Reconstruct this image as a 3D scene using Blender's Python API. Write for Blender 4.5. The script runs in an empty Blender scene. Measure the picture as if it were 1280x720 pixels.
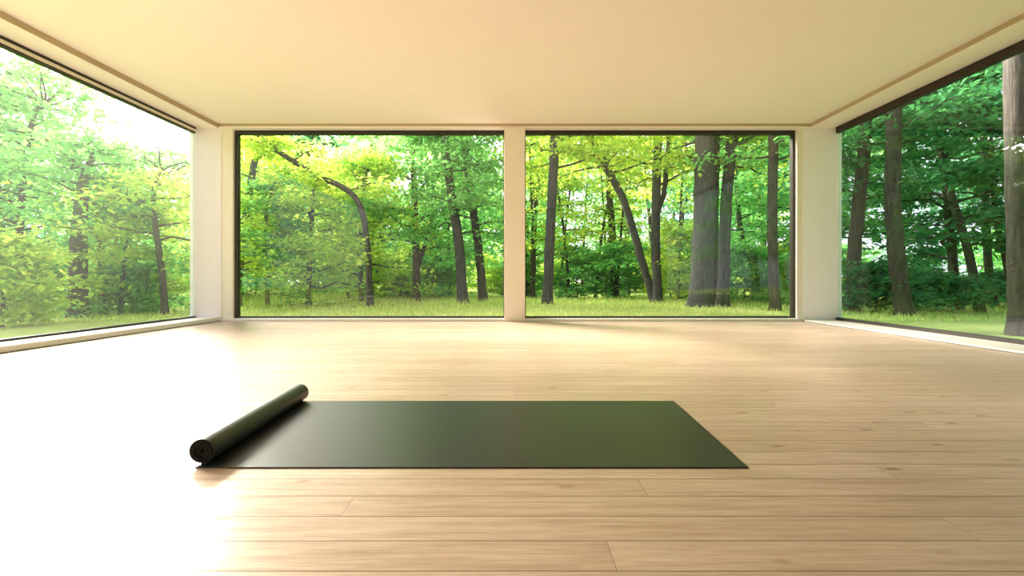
import bpy, bmesh, math, random
import numpy as np
C = bpy.context.scene.collection
SC = bpy.context.scene
R = math.radians
rng = np.random.default_rng(7)
random.seed(7)

# ------------------------------------------------------------------ node helpers
def new_mat(name):
    m = bpy.data.materials.new(name); m.use_nodes = True
    nt = m.node_tree; nt.nodes.clear()
    out = nt.nodes.new('ShaderNodeOutputMaterial')
    return m, nt, out
def nd(nt, typ, **kw):
    n = nt.nodes.new(typ)
    for k, v in kw.items(): setattr(n, k, v)
    return n
def math_n(nt, op, a, b=None, c=None):
    n = nt.nodes.new('ShaderNodeMath'); n.operation = op
    for i, v in enumerate((a, b, c)):
        if v is None: continue
        if isinstance(v, (int, float)): n.inputs[i].default_value = v
        else: nt.links.new(v, n.inputs[i])
    return n.outputs[0]
def ramp(nt, fac, stops):
    r = nt.nodes.new('ShaderNodeValToRGB')
    el = r.color_ramp.elements
    el[0].position, el[0].color = stops[0][0], (*stops[0][1], 1)
    el[1].position, el[1].color = stops[1][0], (*stops[1][1], 1)
    for p, c in stops[2:]:
        e = el.new(p); e.color = (*c, 1)
    nt.links.new(fac, r.inputs[0]); return r.outputs[0]
def mixc(nt, fac, a, b, mode='MIX'):
    n = nt.nodes.new('ShaderNodeMix'); n.data_type = 'RGBA'; n.blend_type = mode
    for i, v in ((0, fac), (6, a), (7, b)):
        if isinstance(v, (int, float)): n.inputs[i].default_value = v
        elif isinstance(v, tuple): n.inputs[i].default_value = (*v, 1)
        else: nt.links.new(v, n.inputs[i])
    return n.outputs[2]
def principled(nt, out, color, rough, spec=0.5, bump=None, bstr=0.1, bdist=0.01):
    p = nt.nodes.new('ShaderNodeBsdfPrincipled')
    if isinstance(color, tuple): p.inputs['Base Color'].default_value = (*color, 1)
    else: nt.links.new(color, p.inputs['Base Color'])
    if isinstance(rough, (int, float)): p.inputs['Roughness'].default_value = rough
    else: nt.links.new(rough, p.inputs['Roughness'])
    p.inputs['Specular IOR Level'].default_value = spec
    if bump is not None:
        b = nt.nodes.new('ShaderNodeBump'); b.inputs['Strength'].default_value = bstr
        b.inputs['Distance'].default_value = bdist
        nt.links.new(bump, b.inputs['Height']); nt.links.new(b.outputs[0], p.inputs['Normal'])
    nt.links.new(p.outputs[0], out.inputs[0]); return p
def objco(nt):
    return nd(nt, 'ShaderNodeTexCoord').outputs['Object']
def noise(nt, vec, scale, detail=3, rough=.5):
    n = nd(nt, 'ShaderNodeTexNoise'); n.inputs['Scale'].default_value = scale
    n.inputs['Detail'].default_value = detail; n.inputs['Roughness'].default_value = rough
    if vec is not None: nt.links.new(vec, n.inputs['Vector'])
    return n.outputs[0]
def mapping(nt, vec, scale, loc=(0, 0, 0)):
    m = nd(nt, 'ShaderNodeMapping'); m.inputs['Scale'].default_value = scale
    m.inputs['Location'].default_value = loc
    nt.links.new(vec, m.inputs['Vector']); return m.outputs[0]

# ------------------------------------------------------------------ materials
def plaster(name, col, rough=.7):
    m, nt, out = new_mat(name)
    co = objco(nt)
    n = noise(nt, co, 3, 4)
    c = mixc(nt, n, tuple(x * .97 for x in col), col)
    f = noise(nt, co, 220, 2)
    principled(nt, out, c, rough, .3, f, .04, .002)
    return m
M_ceil = plaster('ceiling_paint', (.90, .80, .785), .8)
M_wall = plaster('wall_paint', (.84, .76, .68), .75)
M_pier = plaster('white_plaster', (.89, .83, .90), .6)
M_sill = plaster('sill_paint', (.84, .82, .76), .5)

def wood_floor():
    m, nt, out = new_mat('oak_floorboards')
    co = objco(nt)
    sx = nd(nt, 'ShaderNodeSeparateXYZ'); nt.links.new(co, sx.inputs[0])
    x, y = sx.outputs[0], sx.outputs[1]
    W, L = 0.0937, 1.166
    v = math_n(nt, 'DIVIDE', math_n(nt, 'SUBTRACT', y, 1.0985), W)
    k = math_n(nt, 'FLOOR', v)
    fv = math_n(nt, 'SUBTRACT', v, k)
    k2 = math_n(nt, 'MULTIPLY', k, k)
    off = math_n(nt, 'ADD', math_n(nt, 'ADD', math_n(nt, 'MULTIPLY', k, .791), math_n(nt, 'MULTIPLY', k2, -.0128)), .366)
    LN = math_n(nt, 'MULTIPLY', math_n(nt, 'SUBTRACT', 2, math_n(nt, 'COMPARE', k, 0.0, .5)), L)
    u = math_n(nt, 'DIVIDE', math_n(nt, 'SUBTRACT', x, off), LN)
    cu = math_n(nt, 'FLOOR', u)
    fu = math_n(nt, 'SUBTRACT', u, cu)
    # distance to board edges in metres
    ev = math_n(nt, 'MULTIPLY', math_n(nt, 'MINIMUM', fv, math_n(nt, 'SUBTRACT', 1, fv)), W)
    eu = math_n(nt, 'MULTIPLY', math_n(nt, 'MINIMUM', fu, math_n(nt, 'SUBTRACT', 1, fu)), LN)
    e = math_n(nt, 'MINIMUM', ev, eu)
    def edge(src, lo, hi):
        mr = nd(nt, 'ShaderNodeMapRange'); nt.links.new(src, mr.inputs[0])
        mr.inputs[1].default_value = lo; mr.inputs[2].default_value = hi; return mr.outputs[0]
    gap = math_n(nt, 'MINIMUM', edge(ev, .0005, .0020), edge(eu, .0002, .0010))                                  # 0 in the joint, 1 on the board
    cb = nd(nt, 'ShaderNodeCombineXYZ'); nt.links.new(cu, cb.inputs[0]); nt.links.new(k, cb.inputs[1])
    wn = nd(nt, 'ShaderNodeTexWhiteNoise', noise_dimensions='3D'); nt.links.new(cb.outputs[0], wn.inputs[0])
    # grain, shifted per board
    sh = nd(nt, 'ShaderNodeVectorMath', operation='MULTIPLY_ADD')
    nt.links.new(wn.outputs['Color'], sh.inputs[0]); sh.inputs[1].default_value = (7, 3, 5)
    nt.links.new(co, sh.inputs[2])
    g1 = noise(nt, mapping(nt, sh.outputs[0], (1.3, 26, 1)), 2.2, 6, .62)
    g2 = noise(nt, mapping(nt, sh.outputs[0], (5, 150, 1)), 2.0, 3, .6)
    g3 = noise(nt, mapping(nt, sh.outputs[0], (.8, 5, 1)), 2.0, 2, .5)
    base = ramp(nt, g1, [(.30, (.43, .315, .235)), (.62, (.58, .455, .365)), (.8, (.63, .515, .43))])
    fine = ramp(nt, g2, [(.36, (.70, .66, .62)), (.58, (1, 1, 1))])
    c = mixc(nt, .55, base, fine, 'MULTIPLY')
    blot = ramp(nt, g3, [(.3, (.86, .82, .78)), (.6, (1, 1, 1))])
    c = mixc(nt, .6, c, blot, 'MULTIPLY')
    tone = ramp(nt, wn.outputs['Value'], [(0, (.83, .78, .72)), (1, (1.0, 1.0, 1.0))])
    c = mixc(nt, .8, c, tone, 'MULTIPLY')
    # knots
    vo = nd(nt, 'ShaderNodeTexVoronoi'); vo.inputs['Scale'].default_value = 1.0
    nt.links.new(mapping(nt, sh.outputs[0], (3.4, 9.5, 1)), vo.inputs['Vector'])
    wob = math_n(nt, 'MULTIPLY', math_n(nt, 'SUBTRACT', noise(nt, sh.outputs[0], 40, 2), .5), .05)
    kd = math_n(nt, 'ADD', vo.outputs['Distance'], wob)
    kn = ramp(nt, kd, [(.03, (.36, .25, .17)), (.13, (1, 1, 1)), (.075, (.70, .58, .48))])
    c = mixc(nt, .75, c, kn, 'MULTIPLY')
    c = mixc(nt, gap, (.11, .065, .035), c)
    rg = math_n(nt, 'ADD', math_n(nt, 'MULTIPLY', g1, .12), .27)
    hgt = math_n(nt, 'ADD', math_n(nt, 'MULTIPLY', gap, 1.0), math_n(nt, 'MULTIPLY', g2, .06))
    principled(nt, out, c, rg, .45, hgt, .25, .0015)
    return m
M_floor = wood_floor()

def frame_mat(name, col, rough=.4):
    m, nt, out = new_mat(name)
    n = noise(nt, objco(nt), 60, 2)
    c = mixc(nt, n, col, tuple(x * 1.3 for x in col))
    principled(nt, out, c, rough, .5); return m
M_frame = frame_mat('dark_bronze_frame', (.018, .014, .010))
M_track = frame_mat('cream_track', (.66, .60, .50), .5)

def glass_mat(name, tint, veil):
    m, nt, out = new_mat(name)
    lw = nd(nt, 'ShaderNodeLayerWeight'); lw.inputs['Blend'].default_value = .5
    f5 = math_n(nt, 'POWER', lw.outputs['Facing'], 5.0)
    fr = math_n(nt, 'ADD', math_n(nt, 'MULTIPLY', f5, .9), .030)
    tr = nd(nt, 'ShaderNodeBsdfTransparent'); tr.inputs[0].default_value = (*tint, 1)
    gl = nd(nt, 'ShaderNodeBsdfGlossy'); gl.inputs['Roughness'].default_value = 0.0
    tl = nd(nt, 'ShaderNodeBsdfTranslucent'); tl.inputs[0].default_value = (1, 1, .95, 1)
    m1 = nd(nt, 'ShaderNodeMixShader'); m1.inputs[0].default_value = veil
    nt.links.new(tr.outputs[0], m1.inputs[1]); nt.links.new(tl.outputs[0], m1.inputs[2])
    m2 = nd(nt, 'ShaderNodeMixShader'); nt.links.new(fr, m2.inputs[0])
    nt.links.new(m1.outputs[0], m2.inputs[1]); nt.links.new(gl.outputs[0], m2.inputs[2])
    nt.links.new(m2.outputs[0], out.inputs[0]); return m
M_glass = glass_mat('clear_window_glass', (.98, .99, .975), .0015)
M_glass_side = glass_mat('side_window_glass', (.885, .945, .94), .002)
M_glass_left = glass_mat('left_window_glass', (.96, .985, .96), .016)

def mat_rubber():
    m, nt, out = new_mat('black_rubber')
    co = objco(nt)
    n = noise(nt, co, 900, 2)
    n2 = noise(nt, co, 6, 3)
    c = mixc(nt, n2, (.012, .012, .014), (.019, .019, .021))
    p = principled(nt, out, c, .39, .5, n, .10, .0004); p.inputs['IOR'].default_value = 1.56; return m
M_mat = mat_rubber()
M_edge = plaster('matte_foam_edge', (.011, .010, .009), .95)

def bark(name, a, b):
    m, nt, out = new_mat(name)
    co = objco(nt)
    n = noise(nt, mapping(nt, co, (9, 9, 1.4)), 3, 5, .65)
    n2 = noise(nt, co, 1.3, 2)
    c = ramp(nt, n, [(.3, a), (.7, b)])
    c = mixc(nt, n2, c, (.10, .12, .07), 'MIX') if False else c
    principled(nt, out, c, .85, .2, n, .6, .03); return m
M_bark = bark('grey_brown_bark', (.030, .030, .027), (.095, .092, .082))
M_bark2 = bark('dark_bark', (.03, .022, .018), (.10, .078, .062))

def leaf_mat(name, c1, c2, t1, t2):
    m, nt, out = new_mat(name)
    at = nd(nt, 'ShaderNodeAttribute', attribute_name='leaf_tone')
    col = mixc(nt, at.outputs['Fac'], c1, c2)
    tcol = mixc(nt, at.outputs['Fac'], t1, t2)
    df = nd(nt, 'ShaderNodeBsdfDiffuse'); nt.links.new(col, df.inputs[0])
    tl = nd(nt, 'ShaderNodeBsdfTranslucent'); nt.links.new(tcol, tl.inputs[0])
    mx = nd(nt, 'ShaderNodeAddShader')
    nt.links.new(df.outputs[0], mx.inputs[0]); nt.links.new(tl.outputs[0], mx.inputs[1])
    nt.links.new(mx.outputs[0], out.inputs[0]); return m
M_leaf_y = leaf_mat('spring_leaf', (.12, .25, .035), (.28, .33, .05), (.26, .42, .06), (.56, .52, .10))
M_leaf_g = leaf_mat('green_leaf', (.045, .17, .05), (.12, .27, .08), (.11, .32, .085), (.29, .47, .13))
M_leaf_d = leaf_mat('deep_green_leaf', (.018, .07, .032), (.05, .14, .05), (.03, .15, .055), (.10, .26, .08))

def ground_mat():
    m, nt, out = new_mat('meadow_ground')
    co = objco(nt)
    n = noise(nt, co, .6, 5); n2 = noise(nt, co, 14, 4)
    c = ramp(nt, n, [(.35, (.30, .38, .08)), (.65, (.52, .54, .18))])
    c = mixc(nt, n2, c, (.30, .36, .09))
    principled(nt, out, c, .9, .1, n2, .5, .04); return m
M_ground = ground_mat()
def grass_mat():
    return leaf_mat('grass_blades', (.24, .32, .07), (.44, .45, .17), (.28, .36, .08), (.45, .47, .2))
M_grass = grass_mat()

# ------------------------------------------------------------------ mesh helpers
def tag(o, label=None, cat=None, group=None, kind=None):
    if label: o['label'] = label
    if cat: o['category'] = cat
    if group: o['group'] = group
    if kind: o['kind'] = kind
    return o
def empty(name, loc=(0, 0, 0), rz=0):
    o = bpy.data.objects.new(name, None); C.objects.link(o)
    o.location = loc; o.rotation_euler = (0, 0, rz); o.empty_display_size = .2
    return o
def link_bm(name, bm, mat, parent=None, smooth=False):
    me = bpy.data.meshes.new(name); bm.normal_update(); bm.to_mesh(me); bm.free()
    me.materials.append(mat)
    if smooth: me.polygons.foreach_set('use_smooth', [True] * len(me.polygons))
    o = bpy.data.objects.new(name, me); C.objects.link(o)
    if parent: o.parent = parent
    return o
def add_box(bm, x0, x1, y0, y1, z0, z1):
    vs = [bm.verts.new(p) for p in ((x0,y0,z0),(x1,y0,z0),(x1,y1,z0),(x0,y1,z0),(x0,y0,z1),(x1,y0,z1),(x1,y1,z1),(x0,y1,z1))]
    for f in ((3,2,1,0),(4,5,6,7),(0,1,5,4),(1,2,6,5),(2,3,7,6),(3,0,4,7)):
        bm.faces.new([vs[i] for i in f])
def add_prism(bm, pts, z0, z1):
    a = [bm.verts.new((x, y, z0)) for x, y in pts]; b = [bm.verts.new((x, y, z1)) for x, y in pts]
    n = len(pts)
    bm.faces.new(a[::-1]); bm.faces.new(b)
    for i in range(n): bm.faces.new((a[i], a[(i+1) % n], b[(i+1) % n], b[i]))
def bevel(o, w, seg=2):
    b = o.modifiers.new('bevel', 'BEVEL'); b.width = w; b.segments = seg; b.limit_method = 'ANGLE'
    return o
def struct(name, bm, mat, parent=None, bev=0):
    bmesh.ops.recalc_face_normals(bm, faces=bm.faces)
    o = link_bm(name, bm, mat, parent)
    if parent is None: o['kind'] = 'structure'
    if bev: bevel(o, bev)
    return o

# ------------------------------------------------------------------ the room (camera at the origin, 0.6 m up, looking along +Y)
H_CAM = .6
ZC, ZS = 2.708, 2.65                    # ceiling, soffit band
XL1, XL2 = -4.06, -4.34                 # sill step / glass line, left
XR1, XR2 = 3.97, 4.38
YB1, YB2 = 5.48, 5.58                   # step and glass line, back
YF = -.95                               # rear end of the room
bm = bmesh.new(); add_box(bm, XL2 - .12, XR2 + .12, YF - .1, YB2 + .16, -.10, 0); struct('floor', bm, M_floor)
bm = bmesh.new(); add_box(bm, XL2 - .12, XR2 + .12, YF - .1, YB2 + .16, ZC, ZC + .25)
struct('ceiling', bm, M_ceil)
# dropped soffit bands round the ceiling
bm = bmesh.new(); add_box(bm, XL2 - .12, XL1, YF, YB2 + .16, ZS, ZC - .0005); struct('trim_1', bm, M_ceil, bev=.003)
bm = bmesh.new(); add_box(bm, 4.06, XR2 + .12, YF, YB2 + .16, ZS, ZC - .0005); struct('trim_2', bm, M_ceil, bev=.003)
bm = bmesh.new(); add_box(bm, XL1, 4.06, YB1, YB2 + .16, ZS, ZC - .0005); struct('trim_3', bm, M_ceil, bev=.003)
# low sills
bm = bmesh.new(); add_box(bm, XL2 - .12, XL1, YF, YB2 + .16, .0005, .055); struct('trim_4', bm, M_sill, bev=.003)
bm = bmesh.new(); add_box(bm, XR1, XR2 + .12, YF, YB2 + .16, .0005, .022); struct('trim_5', bm, plaster('grey_sill_paint', (.52, .49, .44), .55), bev=.003)
bm = bmesh.new(); add_box(bm, XL1, -.11, YB1 + .01, YB2 + .16, .0005, .036)
add_box(bm, .146, XR1, YB1 + .01, YB2 + .16, .0005, .036); struct('trim_6', bm, M_sill, bev=.003)
M_step_shade = plaster('tan_step_shade', (.50, .385, .26), .7)  # added strips: the ceiling step's shade put into a tan colour
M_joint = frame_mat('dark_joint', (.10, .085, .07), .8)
bm = bmesh.new(); add_box(bm, XL1, XL1 + .006, YF, YB1, ZS + .002, ZC - .0005); struct('trim_8', bm, M_step_shade)
bm = bmesh.new(); add_box(bm, 4.054, 4.06, YF, YB1, ZS + .012, ZC - .0005); struct('trim_9', bm, M_step_shade)
bm = bmesh.new(); add_box(bm, XL1 + .006, 4.054, YB1 - .006, YB1, ZC - .034, ZC - .0005); struct('trim_10', bm, M_step_shade)
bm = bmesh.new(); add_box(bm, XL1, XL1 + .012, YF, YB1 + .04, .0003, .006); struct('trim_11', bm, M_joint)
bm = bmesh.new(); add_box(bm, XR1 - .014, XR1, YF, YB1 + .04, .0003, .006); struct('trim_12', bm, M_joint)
# corner piers with a slightly canted window-side face
bm = bmesh.new(); add_prism(bm, [(XL2 - .10, 5.475), (XL2, 5.475), (-4.045, 5.522), (-4.045, 5.74), (XL2 - .10, 5.74)], .055, ZS)
struct('wall_left', bm, M_pier)
bm = bmesh.new(); add_prism(bm, [(XR2 + .10, 5.475), (XR2, 5.475), (3.985, 5.522), (3.985, 5.74), (XR2 + .10, 5.74)], .022, ZS)
struct('wall_right', bm, M_pier)
bm = bmesh.new()
add_box(bm, -4.045, -3.8935, 5.53, 5.632, .0005, ZS); add_box(bm, 3.9055, 3.985, 5.53, 5.632, .0005, ZS)
add_box(bm, -4.045, -3.96, 5.632, 5.74, .0005, ZS); add_box(bm, 3.968, 3.985, 5.632, 5.74, .0005, ZS)
struct('wall_back', bm, M_wall)
bm = bmesh.new(); add_box(bm, -.139, .146, 5.465, 5.74, .0005, ZS - .0005)
struct('column', bm, M_wall, bev=.004)

# plain rear wall behind the camera
bm = bmesh.new(); add_box(bm, XL2 - .12, XR2 + .12, YF - .1, YF, 0, ZC)
M_rear = plaster('rear_wall_paint', (.11, .10, .095), .8)
struct('wall_front', bm, M_rear)

def win_frame(name, bars, mat, parent):
    bm = bmesh.new()
    for b in bars: add_box(bm, *b)
    bmesh.ops.recalc_face_normals(bm, faces=bm.faces)
    return bevel(link_bm(name, bm, mat, parent), .0015, 1)
def pane(parent, b, mat):
    bm = bmesh.new(); add_box(bm, *b)
    bmesh.ops.recalc_face_normals(bm, faces=bm.faces)
    return link_bm('glass_pane', bm, mat, parent)
def window(n):
    w = empty('window_%d' % n); w['kind'] = 'structure'; return w
# back windows
for n, x0, x1, wl, wr in ((1, -3.893, -.141, .04, .012), (2, .148, 3.905, .012, .032)):
    w = window(n)
    z0, z1 = .037, ZS - .001
    win_frame('window_frame', [(x0, x0 + wl, 5.565, 5.63, z0, z1), (x1 - wr, x1, 5.565, 5.63, z0, z1),
              (x0 + wl, x1 - wr, 5.565, 5.63, z1 - .052, z1), (x0 + wl, x1 - wr, 5.565, 5.63, z0, z0 + .024)], M_frame, w)
    pane(w, (x0 + wl, x1 - wr, 5.590, 5.598, z0 + .024, z1 - .052), M_glass)
# side windows
def side_window(n, s, xg, zs, ythick, edge):
    w = window(n)
    y0, y1 = YF + .3, 5.452
    def B(d0, d1, a, b, z0, z1):
        xa, xb = sorted((xg + s * d0, xg + s * d1)); return (xa, xb, a, b, z0, z1)
    z1 = ZS - .001
    win_frame('window_frame', [B(0, .06, y0, y1, z1 - .028, z1), B(0.004, .06, y0, y1, z1 - .082, z1 - .062),
              B(0, .06, y0, y1, zs + .001, zs + .001 + ythick)], M_frame, w)
    tk = win_frame('window_track', [B(.002, .06, y0, y1, z1 - .062, z1 - .028)], edge, w)
    win_frame('end_seal', [B(.024, .04, y1, y1 + .006, zs + ythick, z1 - .082)], M_sill, w)
    pane(w, B(.028, .036, y0, y1, zs + ythick, z1 - .082), M_glass_left if s < 0 else M_glass_side)
side_window(3, -1, XL2, .055, .020, M_track)
side_window(4, 1, XR2, .022, .036, frame_mat('red_brown_track', (.035, .012, .009)))
bm = bmesh.new()
for xa, xb in ((XL2 - .12, XL2), (XR2, XR2 + .12)): add_box(bm, xa, xb, YF, YF + .3, .056, ZS - .001)
struct('trim_7', bm, M_rear)

# ------------------------------------------------------------------ yoga mat
T = .0045
mat_root = empty('yoga_mat', (-.1, 1.58, 0))
tag(mat_root, 'long black yoga mat partly unrolled on the wooden floor', 'yoga mat')
ox, oy = -.1, 1.58
bm = bmesh.new()
near_l, near_r, far_r, far_l = (-1.004, 1.257), (.735, 1.257), (.770, 1.935), (-1.042, 1.935)
N = 24
def lerp(a, b, t): return (a[0] + (b[0] - a[0]) * t, a[1] + (b[1] - a[1]) * t)
add_prism(bm, [(p[0] - ox, p[1] - oy) for p in (near_l, near_r, far_r, far_l)], .0004, T)
bmesh.ops.recalc_face_normals(bm, faces=bm.faces)
sheet = bevel(link_bm('flat_sheet', bm, M_mat, mat_root), .0012, 2)
# the rolled end: a spiral strip with real thickness
bm = bmesh.new()
p0, p1 = (-.997, 1.272), (-1.037, 1.937)
ax = math.hypot(p1[0] - p0[0], p1[1] - p0[1])
RO, TH, PITCH = .0415, .0046, .0049
turns = (RO - .0062) / PITCH
prof_o, prof_i = [], []
n = int(turns * 36)
for i in range(n + 1):
    a = i / 36 * 2 * math.pi
    r = RO - PITCH * a / (2 * math.pi)
    # starts at the very bottom (lying on the sheet) and winds up and inward
    ang = -math.pi / 2 - .0 + a
    prof_o.append((r * math.cos(ang), r * math.sin(ang)))
    prof_i.append(((r - TH) * math.cos(ang), (r - TH) * math.sin(ang)))
def jit(i, L): return 0.0018 * math.sin(i * .05) + .010 * (i / n)   # windings telescope a little
rings = []
for i in range(n + 1):
    row = []
    for (q, yy) in ((prof_o[i], 0), (prof_i[i], 0), (prof_i[i], ax), (prof_o[i], ax)):
        yv = yy + (jit(i, ax) if yy == 0 else -jit(i, ax))
        row.append(bm.verts.new((q[0], yv, q[1])))
    rings.append(row)
for i in range(n):
    a, b = rings[i], rings[i + 1]
    for j in range(4):
        fc = bm.faces.new((a[j], a[(j + 1) % 4], b[(j + 1) % 4], b[j]))
        if j in (0, 2): fc.material_index = 1
bm.faces.new(rings[0]); bm.faces.new(rings[-1][::-1])
bmesh.ops.recalc_face_normals(bm, faces=bm.faces)
roll = link_bm('rolled_end', bm, M_mat, mat_root)
roll.data.polygons.foreach_set('use_smooth', [True] * len(roll.data.polygons))
roll.data.materials.append(M_edge)
roll.data.set_sharp_from_angle(angle=R(40))
roll.location = (p0[0] - ox, p0[1] - oy, RO + T)
roll.rotation_euler = (0, 0, math.atan2(-(p1[0] - p0[0]), p1[1] - p0[1]))

# ------------------------------------------------------------------ outdoors
CX = 643.0
def P(px, Y): return (px - CX) / 500.0 * Y
def ground_z(x, y):
    d = max(0.0, y - 6)
    z = -.03 + .10 * math.sin(x * .35 + 1.1) * math.sin(y * .3) * min(1, d / 4 + max(0, abs(x) - 6) / 4)
    return z - .02
bm = bmesh.new()
NX, NY = 90, 80
xs = np.linspace(-60, 60, NX); ys = np.concatenate([np.linspace(-14, 5.8, 20), np.linspace(6.1, 70, NY - 20)])
g = [[bm.verts.new((x, y, ground_z(x, y) if (y > 5.9 or abs(x) > 5) else -.12)) for x in xs] for y in ys]
for j in range(len(ys) - 1):
    for i in range(NX - 1): bm.faces.new((g[j][i], g[j][i+1], g[j+1][i+1], g[j+1][i]))
ground = struct('ground', bm, M_ground)
ground.data.polygons.foreach_set('use_smooth', [True] * len(ground.data.polygons))

def mesh_from_np(name, V, F, mat, tone=None):
    me = bpy.data.meshes.new(name)
    nv, nf = len(V), len(F); k = F.shape[1]
    me.vertices.add(nv); me.vertices.foreach_set('co', V.astype(np.float32).ravel())
    me.loops.add(nf * k); me.loops.foreach_set('vertex_index', F.astype(np.int32).ravel())
    me.polygons.add(nf); me.polygons.foreach_set('loop_start', np.arange(nf, dtype=np.int32) * k)
    me.update(calc_edges=True)
    if tone is not None:
        at = me.attributes.new('leaf_tone', 'FLOAT', 'POINT'); at.data.foreach_set('value', tone.astype(np.float32))
    me.materials.append(mat); return me
def leaf_mesh(name, P0, size, mat, droop=.25, rg=rng):
    n = len(P0)
    az = rg.uniform(0, 2 * np.pi, n); el = rg.normal(-droop, .45, n)
    d = np.stack([np.cos(az) * np.cos(el), np.sin(az) * np.cos(el), np.sin(el)], 1)
    s = np.stack([-np.sin(az), np.cos(az), rg.normal(0, .45, n)], 1)
    s /= np.linalg.norm(s, axis=1)[:, None]
    u = np.cross(d, s)
    L = (size * rg.uniform(.65, 1.3, n))[:, None]
    V = np.empty((n, 4, 3))
    V[:, 0] = P0; V[:, 2] = P0 + d * L
    V[:, 1] = P0 + d * L * .45 + s * L * .32 + u * L * .08
    V[:, 3] = P0 + d * L * .45 - s * L * .32 + u * L * .08
    F = np.arange(n * 4).reshape(n, 4)
    tone = np.repeat(np.clip(rg.normal(.45, .28, n), 0, 1), 4)
    return mesh_from_np(name, V.reshape(-1, 3), F, mat, tone)
def tube_np(pts, rad, k=6):
    pts = np.asarray(pts, float); rad = np.asarray(rad, float)
    t = np.gradient(pts, axis=0); t /= np.linalg.norm(t, axis=1)[:, None] + 1e-9
    ref = np.array([1.0, 0.13, 0.0]) if abs(t[0][0]) < .8 else np.array([0, 1.0, 0])
    a = np.cross(t, ref); a /= np.linalg.norm(a, axis=1)[:, None]; b = np.cross(t, a)
    th = np.arange(k) / k * 2 * np.pi
    V = pts[:, None] + rad[:, None, None] * (a[:, None] * np.cos(th)[None, :, None] + b[:, None] * np.sin(th)[None, :, None])
    F = []
    for i in range(len(pts) - 1):
        for j in range(k):
            F.append((i*k+j, i*k+(j+1) % k, (i+1)*k+(j+1) % k, (i+1)*k+j))
    return V.reshape(-1, 3), np.array(F)
def join_tubes(tubes):
    Vs, Fs, o = [], [], 0
    for V, F in tubes: Vs.append(V); Fs.append(F + o); o += len(V)
    return np.concatenate(Vs), np.concatenate(Fs)
def smooth_poly(ctrl, n=22, wob=.0, rg=rng):
    """Catmull-Rom through the control points"""
    c = np.asarray(ctrl, float); c = np.vstack([2*c[0]-c[1], c, 2*c[-1]-c[-2]])
    out = []
    m = len(c) - 3
    for i in range(m):
        for t in np.linspace(0, 1, n // m + 1, endpoint=(i == m - 1)):
            p0, p1, p2, p3 = c[i:i+4]
            out.append(.5*((2*p1)+(-p0+p2)*t+(2*p0-5*p1+4*p2-p3)*t*t+(-p0+3*p1-3*p2+p3)*t**3))
    out = np.array(out)
    if wob: out[1:-1, :2] += rg.normal(0, wob, (len(out) - 2, 2))
    return out
def crown_data(trunk, z0, z1, radius, nbr, nleaf, rg, flat=.10, zmax=99, open_side=None):
    """branches off the trunk polyline between z0 and z1 carrying flattened sprays of leaves"""
    tubes, L = [], []
    zs = trunk[:, 2]; top = zs[-1]
    per = max(1, nleaf // nbr)
    for b in range(nbr):
        z = z0 + (z1 - z0) * (b + rg.uniform(0, 1)) / nbr
        zz = min(z, top * .98)
        i = int(np.clip(np.searchsorted(zs, zz), 1, len(zs) - 1)); p = trunk[i].copy()
        p[2] = zz
        q = (z - z0) / max(z1 - z0, .01)
        ln = radius * (1 - .55 * q) * rg.uniform(.55, 1.1)
        az = b * 2.4 + rg.uniform(-.5, .5); el = rg.uniform(.05, .5)
        dr = np.array([math.cos(az) * math.cos(el), math.sin(az) * math.cos(el), math.sin(el)])
        ts = np.linspace(0, 1, 6)[:, None]
        bend = np.array([0, 0, -.22 * ln])
        line = p + dr * ln * ts + bend * ts ** 2 + np.vstack([np.zeros(3), rg.normal(0, .03 * ln, (5, 3))])
        line[:, 2] += max(0, z - zz) * ts[:, 0]
        tubes.append(tube_np(line, np.linspace(.012 + .009 * ln, .003, 6), 4))
        for s in range(3):
            t0 = rg.uniform(.3, .85); k = int(t0 * 5); base = line[k]
            a2 = az + rg.choice([-1, 1]) * rg.uniform(.5, 1.1); l2 = ln * rg.uniform(.25, .5)
            d2 = np.array([math.cos(a2), math.sin(a2), rg.uniform(-.1, .35)])
            tw = base + d2 * l2 * np.linspace(0, 1, 3)[:, None]
            tubes.append(tube_np(tw, np.linspace(.009, .002, 3), 3))
            m = per // 6
            tt = rg.uniform(.1, 1.05, m)[:, None]
            L.append(base + d2 * l2 * tt + rg.normal(0, 1, (m, 3)) * np.array([.13, .13, flat * .6]) * (.5 + .4 * radius))
        m = per // 2
        tt = np.sqrt(rg.uniform(.08, 1.1, m))
        pos = np.stack([np.interp(tt, ts[:, 0], line[:, c]) for c in range(3)], 1)
        L.append(pos + rg.normal(0, 1, (m, 3)) * np.array([.16, .16, flat * .6]) * (.5 + .4 * radius) * (.35 + tt[:, None]))
    L = np.concatenate(L); L = L[L[:, 2] < zmax]; L = L[L[:, 2] > .02]
    return tubes, L

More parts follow.
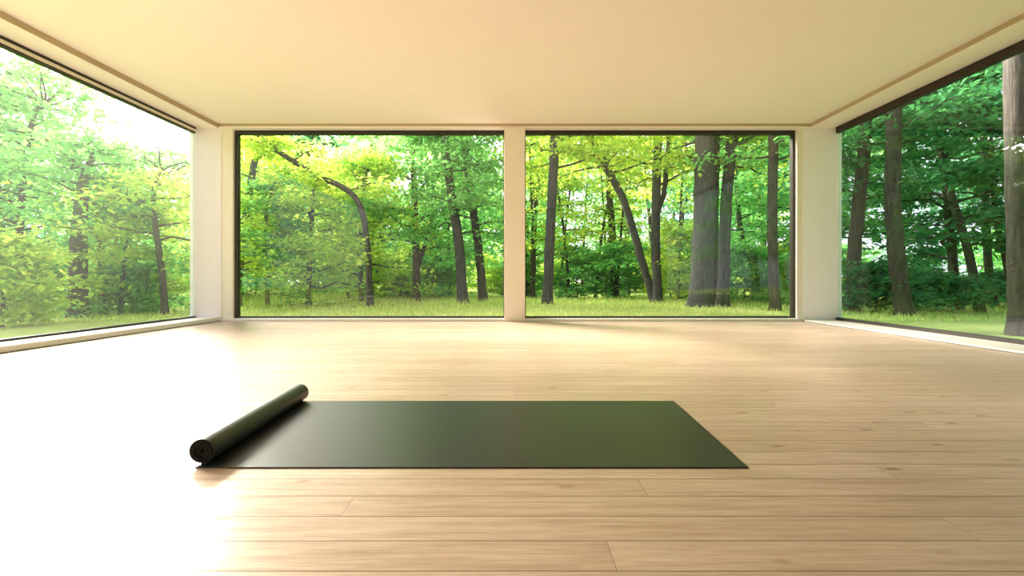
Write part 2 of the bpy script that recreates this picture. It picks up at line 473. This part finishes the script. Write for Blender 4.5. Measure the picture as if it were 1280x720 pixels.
def tree(name, ctrl, r0, r1, leaf, size, crown=None, label='', group=None, bmat=None, cat='tree', seed=0, side=None):
    """ctrl: world points of the trunk. crown=(z0,z1,radius,branches,leaves)"""
    rg = np.random.default_rng(seed + 100)
    ctrl = np.asarray(ctrl, float)
    base = ctrl[0].copy()
    root = empty(name, tuple(base)); tag(root, label, cat, group)
    tp = smooth_poly(ctrl - base, 24, r0 * .04, rg)
    rad = np.interp(np.arange(len(tp)), [0, 1.5, len(tp) - 1], [r0 * 1.35, r0, r1])
    V, F = tube_np(tp, rad, 12)
    me = mesh_from_np('trunk', V, F, bmat or M_bark); me.polygons.foreach_set('use_smooth', [True] * len(me.polygons))
    t = bpy.data.objects.new('trunk', me); C.objects.link(t); t.parent = root
    if crown:
        z0, z1, radius, nbr, nl = crown
        zmx = 99
        if 13 < seed < 20: zmx = .45 * (base[1] - 5.6) / .72 + 1.9
        if 30 < seed < 40: zmx = {31: 3.3, 32: 2.8, 33: 2.7, 34: 5.6, 35: 2.4}[seed]
        tubes, L = crown_data(tp, z0, z1, radius, nbr, nl, rg, zmax=zmx)
        if side:
            for pts, ra, rb in side:
                sp = smooth_poly(np.asarray(pts, float) - base, 12, .01, rg)
                tubes.append(tube_np(sp, np.linspace(ra, rb, len(sp)), 8))
        bv, bf = join_tubes(tubes)
        me = mesh_from_np('branches', bv, bf, bmat or M_bark)
        o = bpy.data.objects.new('branches', me); C.objects.link(o); o.parent = root
        me = leaf_mesh('foliage', L, size, leaf, rg=rg)
        o = bpy.data.objects.new('foliage', me); C.objects.link(o); o.parent = root
    return root
def pts(Y, *pp, base=None):
    """trunk control points at depth Y from sightings (px, py); first is where it meets the ground"""
    out = []
    for i, (px, py) in enumerate(pp):
        z = H_CAM + (347 - py) / 500.0 * Y
        x = P(px, Y)
        if i == 0: z = ground_z(x, Y) - .05
        out.append((x, Y + .02 * i, z))
    a, b = out[-2], out[-1]                       # carry the stem on above the window head
    out.append((b[0] + (b[0]-a[0])*.35, b[1] + .2, b[2] + max(.5, (b[2]-a[2])*.35)))
    return out
def wpx(w, Y): return w / 500.0 * Y / 2

T1 = 'tree'
# --- trees seen through the right back window
tree('forest_tree', pts(9.5, (684, 378), (688, 290), (694, 168)), wpx(13, 9.5), wpx(11, 9.5), M_leaf_y, .13, (3.2, 5.4, 2.0, 18, 3600),
     'straight grey trunk just right of the central column', seed=1)
tree('forest_tree', pts(10.2, (819, 376), (801, 320), (780, 250), (756, 205), (736, 165)), wpx(10, 10), wpx(8, 10), M_leaf_y, .13, (3.3, 5.2, 2.0, 16, 3200),
     'slim trunk leaning left, meeting an upright trunk at its foot', seed=2,
     side=[([(P(757, 10.2), 10.25, 3.5), (P(762, 10.2), 10.2, 3.9), (P(764, 10.2), 10.2, 4.6)], .05, .03)])
tree('forest_tree', pts(10.0, (822, 376), (820, 280), (823, 168)), wpx(11, 10), wpx(10, 10), M_leaf_y, .13, (2.9, 5.2, 2.0, 16, 2800),
     'upright slim trunk beside the foot of the leaning one', seed=3,
     side=[([(P(822, 10), 10, 2.2), (P(834, 10), 10.1, 3.0), (P(839, 10), 10.1, 4.6)], .07, .06)])
tree('forest_tree', pts(8.6, (875, 380), (880, 280), (882, 168)), wpx(27, 8.6), wpx(22, 8.6), M_leaf_y, .12, (3.4, 5.2, 2.0, 12, 2000),
     'thickest grey trunk behind the right half of the back windows', seed=4)
tree('forest_tree', pts(9.4, (893, 378), (891, 280), (893, 168)), wpx(15, 9.4), wpx(14, 9.4), M_leaf_g, .12, (3.2, 5.2, 1.8, 10, 1400),
     'dark trunk squeezed between the thickest trunk and its slimmer neighbour', seed=5, bmat=M_bark2)
tree('forest_tree', pts(8.8, (903, 378), (908, 260), (916, 168)), wpx(14, 8.8), wpx(12, 8.8), M_leaf_y, .12, (3.1, 5.0, 1.8, 12, 1800),
     'slightly curved trunk close to the right of the thickest trunk', seed=6)
tree('forest_tree', pts(7.8, (969, 388), (966, 280), (968, 168)), wpx(12, 7.8), wpx(10, 7.8), M_leaf_g, .11, (2.9, 4.6, 1.8, 12, 1900),
     'slim dark trunk nearest the right edge of the back windows', seed=7, bmat=M_bark2)
tree('forest_tree', pts(13, (944, 372), (936, 330), (925, 275), (921, 220)), wpx(7, 13), wpx(5, 13), M_leaf_g, .15, (2.0, 6.0, 2.0, 20, 3600),
     'thin trunk tilting left behind the slim dark one', seed=8)
# --- left back window
tree('forest_tree', pts(11, (521, 374), (520, 320), (518, 250), (515, 190)), wpx(10, 11), wpx(6, 11), M_leaf_g, .13, (1.3, 7.0, 2.3, 34, 11000),
     'bushy tree with a short dark forked trunk, mid way along the left back window', seed=11, bmat=M_bark2,
     side=[([(P(522, 11), 11, .9), (P(530, 11), 11, 1.4), (P(538, 11), 11, 2.2)], .07, .04)])
tree('forest_tree', pts(10, (579, 378), (573, 300), (562, 230), (556, 175)), wpx(13, 10), wpx(9, 10), M_leaf_g, .12, (1.7, 7.4, 2.1, 30, 8500),
     'trunk bending left, second from the central column on its left', seed=12)
tree('forest_tree', pts(10.6, (604, 376), (598, 310), (588, 240), (580, 175)), wpx(11, 10.6), wpx(8, 10.6), M_leaf_g, .12, (2.0, 7.4, 2.1, 28, 7500),
     'curved trunk closest to the central column on its left', seed=13)
tree('forest_tree', pts(9.0, (463, 378), (458, 300), (442, 245), (385, 213), (335, 180)), wpx(8, 9), wpx(6, 9), M_leaf_y, .12, (2.6, 4.4, 1.5, 14, 1500),
     'pale green tree whose bare limb reaches up to the left', seed=14)
tree('forest_tree', pts(9.2, (296, 386), (302, 300), (312, 230), (322, 170)), wpx(9, 9.2), wpx(6, 9.2), M_leaf_y, .12, (.9, 4.2, 1.7, 24, 5200),
     'slender tree at the far left edge of the back windows', seed=15)
tree('forest_tree', pts(9.5, (385, 384), (388, 300), (392, 240)), wpx(6, 9), wpx(4, 9), M_leaf_y, .12, (.5, 2.9, 1.7, 24, 5000),
     'low leafy young tree in front of the bare limb', seed=16)
tree('forest_tree', pts(10.5, (452, 380), (450, 300), (455, 230)), wpx(6, 10), wpx(4, 10), M_leaf_y, .13, (.5, 4.2, 2.2, 28, 7500),
     'brightest yellow green young tree, left of the bushy forked one', seed=17)
tree('forest_tree', pts(9.2, (335, 384), (330, 300), (335, 250)), wpx(5, 9), wpx(4, 9), M_leaf_g, .11, (.3, 2.9, 1.5, 22, 5500),
     'rounded green sapling low beside the left end of the back windows', seed=18)
# --- right side window
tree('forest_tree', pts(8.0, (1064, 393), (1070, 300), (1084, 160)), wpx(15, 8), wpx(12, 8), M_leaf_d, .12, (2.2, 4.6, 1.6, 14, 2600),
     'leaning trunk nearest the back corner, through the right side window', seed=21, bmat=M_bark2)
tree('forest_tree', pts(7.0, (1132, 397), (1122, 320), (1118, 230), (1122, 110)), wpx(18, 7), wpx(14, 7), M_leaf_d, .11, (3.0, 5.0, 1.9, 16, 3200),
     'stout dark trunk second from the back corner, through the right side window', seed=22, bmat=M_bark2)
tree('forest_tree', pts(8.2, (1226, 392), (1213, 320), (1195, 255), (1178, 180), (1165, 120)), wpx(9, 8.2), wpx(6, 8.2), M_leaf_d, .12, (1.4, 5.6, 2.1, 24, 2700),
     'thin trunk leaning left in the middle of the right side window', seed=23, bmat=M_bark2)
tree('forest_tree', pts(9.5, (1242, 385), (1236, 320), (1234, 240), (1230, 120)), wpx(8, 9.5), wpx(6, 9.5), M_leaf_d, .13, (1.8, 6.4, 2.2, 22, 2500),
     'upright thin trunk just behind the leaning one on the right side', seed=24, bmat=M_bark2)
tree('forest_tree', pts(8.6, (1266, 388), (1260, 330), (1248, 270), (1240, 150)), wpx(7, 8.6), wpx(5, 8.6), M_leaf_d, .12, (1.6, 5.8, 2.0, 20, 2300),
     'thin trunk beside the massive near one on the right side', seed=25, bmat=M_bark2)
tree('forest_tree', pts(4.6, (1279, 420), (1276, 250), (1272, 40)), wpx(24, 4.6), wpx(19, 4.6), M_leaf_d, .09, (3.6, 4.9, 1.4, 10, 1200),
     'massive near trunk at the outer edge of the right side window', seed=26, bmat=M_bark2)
# --- left side window
tree('forest_tree', pts(7.0, (97, 396), (97, 300), (99, 250), (102, 215)), wpx(19, 7), wpx(5, 7), M_leaf_g, .11, (2.0, 3.4, 1.5, 16, 2500),
     'stout brown trunk with leafy tiers in the left side window', seed=31, bmat=M_bark2)
tree('forest_tree', pts(7.6, (129, 392), (126, 340), (123, 300), (120, 250)), wpx(8, 7.6), wpx(5, 7.6), M_leaf_g, .11, (1.1, 3.6, 1.5, 20, 3600),
     'thin dark stem just right of the stout brown trunk', seed=32, bmat=M_bark2)
tree('forest_tree', pts(7.2, (207, 394), (201, 340), (193, 290), (188, 240)), wpx(8, 7.2), wpx(4, 7.2), M_leaf_y, .11, (1.3, 3.3, 1.4, 20, 3400),
     'sunlit tree leaning left near the back corner of the left side window', seed=33, bmat=M_bark2)
tree('forest_tree', pts(8.5, (18, 394), (22, 300), (27, 225), (36, 150)), wpx(8, 8.5), wpx(4, 8.5), M_leaf_g, .13, (1.2, 6.0, 2.2, 32, 6500),
     'slender tree at the outer end of the left side window', seed=34, bmat=M_bark2)
tree('forest_tree', pts(7.5, (150, 392), (152, 350), (156, 300)), wpx(5, 7), wpx(3, 7), M_leaf_y, .11, (.3, 2.7, 1.1, 22, 4600),
     'bright young tree in tiers right of the stout brown trunk', seed=35)
def shrub(px, Y, h, r, leaf, label, seed, size=.10, nl=4200):
    x = P(px, Y); z = ground_z(x, Y) - .02
    return tree('leafy_shrub', [(x, Y, z), (x + .03, Y, z + h * .4), (x + .05, Y, z + h * .8)], .022, .01, leaf, size, (.12, h, r, 18, nl), label, None, M_bark2, 'shrub', seed)
shrub(2, 5.5, 1.3, .75, M_leaf_y, 'bright yellow green shrub low at the outer end of the left side window', 41, .10, 5200)
shrub(55, 8.0, 1.1, 1.0, M_leaf_g, 'mid green shrub left of the stout brown trunk', 42)
shrub(165, 7.9, 1.0, 1.0, M_leaf_g, 'low shrub under the sunlit leaning tree', 43)
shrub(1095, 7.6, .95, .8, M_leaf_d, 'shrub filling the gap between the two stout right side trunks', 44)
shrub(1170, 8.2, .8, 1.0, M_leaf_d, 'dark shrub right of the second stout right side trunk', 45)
shrub(930, 10.5, 1.6, 1.3, M_leaf_g, 'shrub between the curved trunk and the slim dark trunk', 46, .12)
shrub(848, 10.5, 2.2, 1.1, M_leaf_y, 'tall leafy shrub on the left of the thickest trunk', 47, .12)
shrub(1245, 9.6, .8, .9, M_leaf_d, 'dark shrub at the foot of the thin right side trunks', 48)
shrub(540, 13, 1.3, 1.6, M_leaf_g, 'low shrub behind the short forked trunk', 49, .14)

for i, (px, Y, lean, h) in enumerate(((667, 13, -.1, 5), (700, 15, .5, 5.5), (712, 13.5, -.5, 5), (727, 16, .3, 6), (744, 14, .7, 5.2), (758, 15.5, -.2, 6), (771, 13.5, .4, 5), (786, 16.5, -.4, 6), (846, 14, .3, 5.5))):
    x = P(px, Y); z = ground_z(x, Y) - .05
    tree('forest_sapling', [(x, Y, z), (x + lean * .3, Y, z + h * .4), (x + lean * .8, Y + .1, z + h * .75), (x + lean * 1.3, Y + .1, z + h)], .055, .025, M_leaf_g if i % 2 else M_leaf_y, .14,
         (1.3, h, 1.5, 20, 1500), 'thin sparse sapling between the front trunks right of the central column', 'thin saplings right of the central column', M_bark2, seed=60 + i)

# --- the woods behind: a few kinds copied with their parts
def proto(kind, h, z0, radius, nbr, nl, leaf, size, r0, seed):
    rg = np.random.default_rng(seed)
    tp = smooth_poly([(0, 0, -.1), (rg.normal(0, .1), rg.normal(0, .1), h * .35), (rg.normal(0, .25), rg.normal(0, .25), h * .7), (rg.normal(0, .4), rg.normal(0, .4), h)], 14, .02, rg)
    V, F = tube_np(tp, np.linspace(r0, r0 * .35, len(tp)), 8)
    tm = mesh_from_np('trunk', V, F, M_bark2)
    tm.polygons.foreach_set('use_smooth', [True] * len(tm.polygons))
    tubes, L = crown_data(tp, z0, h, radius, nbr, nl, rg)
    bv, bf = join_tubes(tubes)
    return tm, mesh_from_np('branches', bv, bf, M_bark2), leaf_mesh('foliage', L, size, leaf, rg=rg)
kinds = [proto('a', 8.0, 1.2, 2.6, 34, 5200, M_leaf_g, .20, .12, 201), proto('b', 7.0, .7, 2.4, 32, 5200, M_leaf_y, .20, .09, 202),
         proto('c', 9.0, 3.6, 2.6, 26, 3600, M_leaf_g, .20, .15, 203), proto('d', 8.5, 2.2, 2.3, 28, 3800, M_leaf_d, .20, .12, 204),
         proto('e', 7.5, 1.0, 2.6, 32, 5000, M_leaf_d, .21, .10, 205), proto('f', 9.0, 4.4, 2.4, 22, 3200, M_leaf_y, .20, .13, 206)]
LAB = {'sun': 'leafy tree deep in the sunlit left woods behind the front trunks',
       'mid': 'leafy tree deep in the woods behind the trunks beyond the back windows',
       'dark': 'shaded tree deep in the darker woods behind the right side trunks'}
GRP = {'sun': 'far trees on the left', 'mid': 'far trees behind the back windows', 'dark': 'far trees on the right'}
def place(kind, x, y, s, rz, sec):
    root = empty('forest_tree', (x, y, ground_z(x, y)), rz); root.scale = (s, s, s)
    tag(root, LAB[sec], 'tree', GRP[sec])
    for nm, me in zip(('trunk', 'branches', 'foliage'), kinds[kind]):
        o = bpy.data.objects.new(nm, me); C.objects.link(o); o.parent = root
rb = random.Random(5)
count = 0
for ring, (dist, n) in enumerate(((13.5, 10), (17, 13), (21.5, 16), (27, 19), (34, 24))):
    for i in range(n):
        a = -62 + 124 * (i + rb.uniform(.1, .9)) / n                      # degrees from straight ahead, + is right
        d = dist * rb.uniform(.92, 1.1)
        x, y = d * math.sin(R(a)), d * math.cos(R(a))
        dd = d
        if y < 4.0: continue
        sec = 'sun' if a < -36 else ('dark' if a > 36 else 'mid')
        if a < 2: k = rb.choice([0, 1, 1, 0, 4]) 
        elif a < 36: k = rb.choice([2, 5, 3, 2, 5, 0] if ring < 3 else [3, 5, 0, 1, 2])
        else: k = rb.choice([3, 2, 3, 4, 0])
        if 3 < a < 24 and ring >= 1 and rb.random() < .5: continue
        if a > 36 and rb.random() < (.25 if ring == 0 else .62): continue
        if a < 2 and ring in (1, 2, 3) and rb.random() < .3: continue      # thinner there: pale sky shows through
        if a < -20:                                                       # low enough to let the morning sun in over them
            hmax = .52 * (d - 5.5) + .8
            if -47.5 < a < -37: hmax = min(hmax, .25 * d + .5)           # the sky opens here towards the low sun
            s = min(1.1, hmax / 8.2)
        else:
            s = rb.uniform(.8, 1.15) * (1.0 if ring < 3 else 1.2)
        place(k, x, y, s, rb.uniform(0, 6.28), sec); count += 1
for i, (x, y) in enumerate(((-11, 2.5), (-12.5, -1.5), (-11, -5), (-13, -9), (-17, 0), (-17, -6))):  # unseen side trees, added to cover the bright sky reflected in the glass
    place((0, 4, 1, 0, 4, 0)[i], x, y, .62, i * 1.3, 'sun')
for i, (x, y) in enumerate(((9.5, 2.6), (9.0, -.5), (9.5, -4.5), (13.5, 1.0), (14, -3), (13, -8), (17, -1))):  # unseen side trees, added to block sky light from the right
    place((3, 4, 0, 2, 3, 4, 2)[i], x, y, 1.25, i * 1.7, 'dark')
# low undergrowth far back
ukinds = [proto('u', 2.2, .1, 1.7, 20, 3000, M_leaf_g, .17, .03, 301), proto('v', 2.0, .1, 1.8, 20, 3000, M_leaf_d, .17, .03, 302), proto('w', 2.0, .1, 1.6, 20, 3000, M_leaf_y, .17, .03, 303)]
ub = random.Random(9)
for dist, n in ((14.5, 20), (20, 22), (30, 26)):
    for i in range(n):
        a = -60 + 120 * (i + ub.uniform(.1, .9)) / n
        d = dist * ub.uniform(.93, 1.08); x, y = d * math.sin(R(a)), d * math.cos(R(a))
        if y < 5: continue
        if a > 34 and ub.random() < .4: continue
        k = ub.choice([0, 0, 2]) if a < 5 else ub.choice([0, 1, 2]) if a < 36 else ub.choice([1, 1, 0])
        s = ub.uniform(.8, 1.1) * (1 if dist < 25 else 1.5)
        root = empty('undergrowth_bush', (x, y, ground_z(x, y)), ub.uniform(0, 6.28)); root.scale = (s, s, s * .8)
        tag(root, 'low leafy bush filling the floor of the far woods', 'bush', 'undergrowth in the far woods')
        for nm, me in zip(('stem', 'branches', 'foliage'), ukinds[k]):
            o = bpy.data.objects.new(nm, me); C.objects.link(o); o.parent = root
# grass
n = 42000
gx = rng.uniform(-16, 16, n); gy = 5.95 + 8.5 * rng.uniform(0, 1, n) ** 1.3
gz = np.array([ground_z(a, b) for a, b in zip(gx, gy)])
hh = rng.uniform(.03, .10, n) * (1 + (gy > 9) * .6); az = rng.uniform(0, 6.28, n); wd = .006 + .004 * (gy > 8)
ln = rng.normal(0, .35, (n, 2)) * hh[:, None]
V = np.empty((n, 3, 3))
V[:, 0] = np.stack([gx - np.cos(az) * wd, gy - np.sin(az) * wd, gz], 1)
V[:, 1] = np.stack([gx + np.cos(az) * wd, gy + np.sin(az) * wd, gz], 1)
V[:, 2] = np.stack([gx + ln[:, 0], gy + ln[:, 1], gz + hh], 1)
gm = mesh_from_np('grass', V.reshape(-1, 3), np.arange(n * 3).reshape(n, 3), M_grass, np.repeat(rng.uniform(0, 1, n), 3))
go = bpy.data.objects.new('grass', gm); C.objects.link(go)
tag(go, 'short yellow green grass between the windows and the trees', 'grass', None, 'stuff')

# ------------------------------------------------------------------ light
SUN_AZ, SUN_EL = -51.0, 26.0
to_sun = np.array([math.sin(R(SUN_AZ)) * math.cos(R(SUN_EL)), math.cos(R(SUN_AZ)) * math.cos(R(SUN_EL)), math.sin(R(SUN_EL))])
sd = bpy.data.lights.new('sun', 'SUN'); sd.energy = 20.0; sd.angle = R(30); sd.color = (1.0, .90, .82)
so = bpy.data.objects.new('sun', sd); C.objects.link(so)
from mathutils import Vector
so.rotation_euler = Vector(to_sun).to_track_quat('Z', 'Y').to_euler()
so.location = (-12, 10, 12)
w = bpy.data.worlds.new('sky'); SC.world = w; w.use_nodes = True
nt = w.node_tree; nt.nodes.clear()
out = nd(nt, 'ShaderNodeOutputWorld'); bg = nd(nt, 'ShaderNodeBackground')
tc = nd(nt, 'ShaderNodeTexCoord').outputs['Generated']
dot = nd(nt, 'ShaderNodeVectorMath', operation='DOT_PRODUCT'); nt.links.new(tc, dot.inputs[0])
dot.inputs[1].default_value = tuple(to_sun)
dp = math_n(nt, 'MAXIMUM', dot.outputs['Value'], 0.0)
halo = math_n(nt, 'POWER', dp, 9.0)
sz = nd(nt, 'ShaderNodeSeparateXYZ'); nt.links.new(tc, sz.inputs[0])
skyc = ramp(nt, sz.outputs[2], [(0.0, (.97, .95, 1.0)), (.9, (.74, .80, 1.0))])
col = mixc(nt, halo, skyc, (1.0, .93, .78))
broad = math_n(nt, 'POWER', math_n(nt, 'ADD', math_n(nt, 'MULTIPLY', dot.outputs['Value'], .5), .5), 3.0)
nt.links.new(col, bg.inputs[0])
stg = math_n(nt, 'ADD', math_n(nt, 'MULTIPLY', halo, 3.0), math_n(nt, 'ADD', math_n(nt, 'MULTIPLY', broad, 1.3), .55))
nt.links.new(stg, bg.inputs[1]); nt.links.new(bg.outputs[0], out.inputs[0])

# ------------------------------------------------------------------ camera and output
cd = bpy.data.cameras.new('camera'); cam = bpy.data.objects.new('camera', cd); C.objects.link(cam)
cam.location = (0, 0, H_CAM); cam.rotation_euler = (R(90), 0, 0)
cd.sensor_width = 36; cd.lens = 500 / 1280 * 36
cd.shift_x = -(CX - 640) / 1280; cd.shift_y = -(360 - 347) / 1280
cd.clip_start = .02; cd.clip_end = 300
SC.camera = cam
SC.view_settings.view_transform = 'Standard'; SC.view_settings.look = 'None'
SC.view_settings.gamma = 1; SC.view_settings.use_curve_mapping = False
SC.view_settings.exposure = 1.28
cy = SC.cycles
cy.use_denoising = True; cy.max_bounces = 12; cy.diffuse_bounces = 6; cy.glossy_bounces = 4
cy.transparent_max_bounces = 16; cy.transmission_bounces = 6
cy.sample_clamp_indirect = 6; cy.caustics_reflective = False; cy.caustics_refractive = False
print('far trees', count)
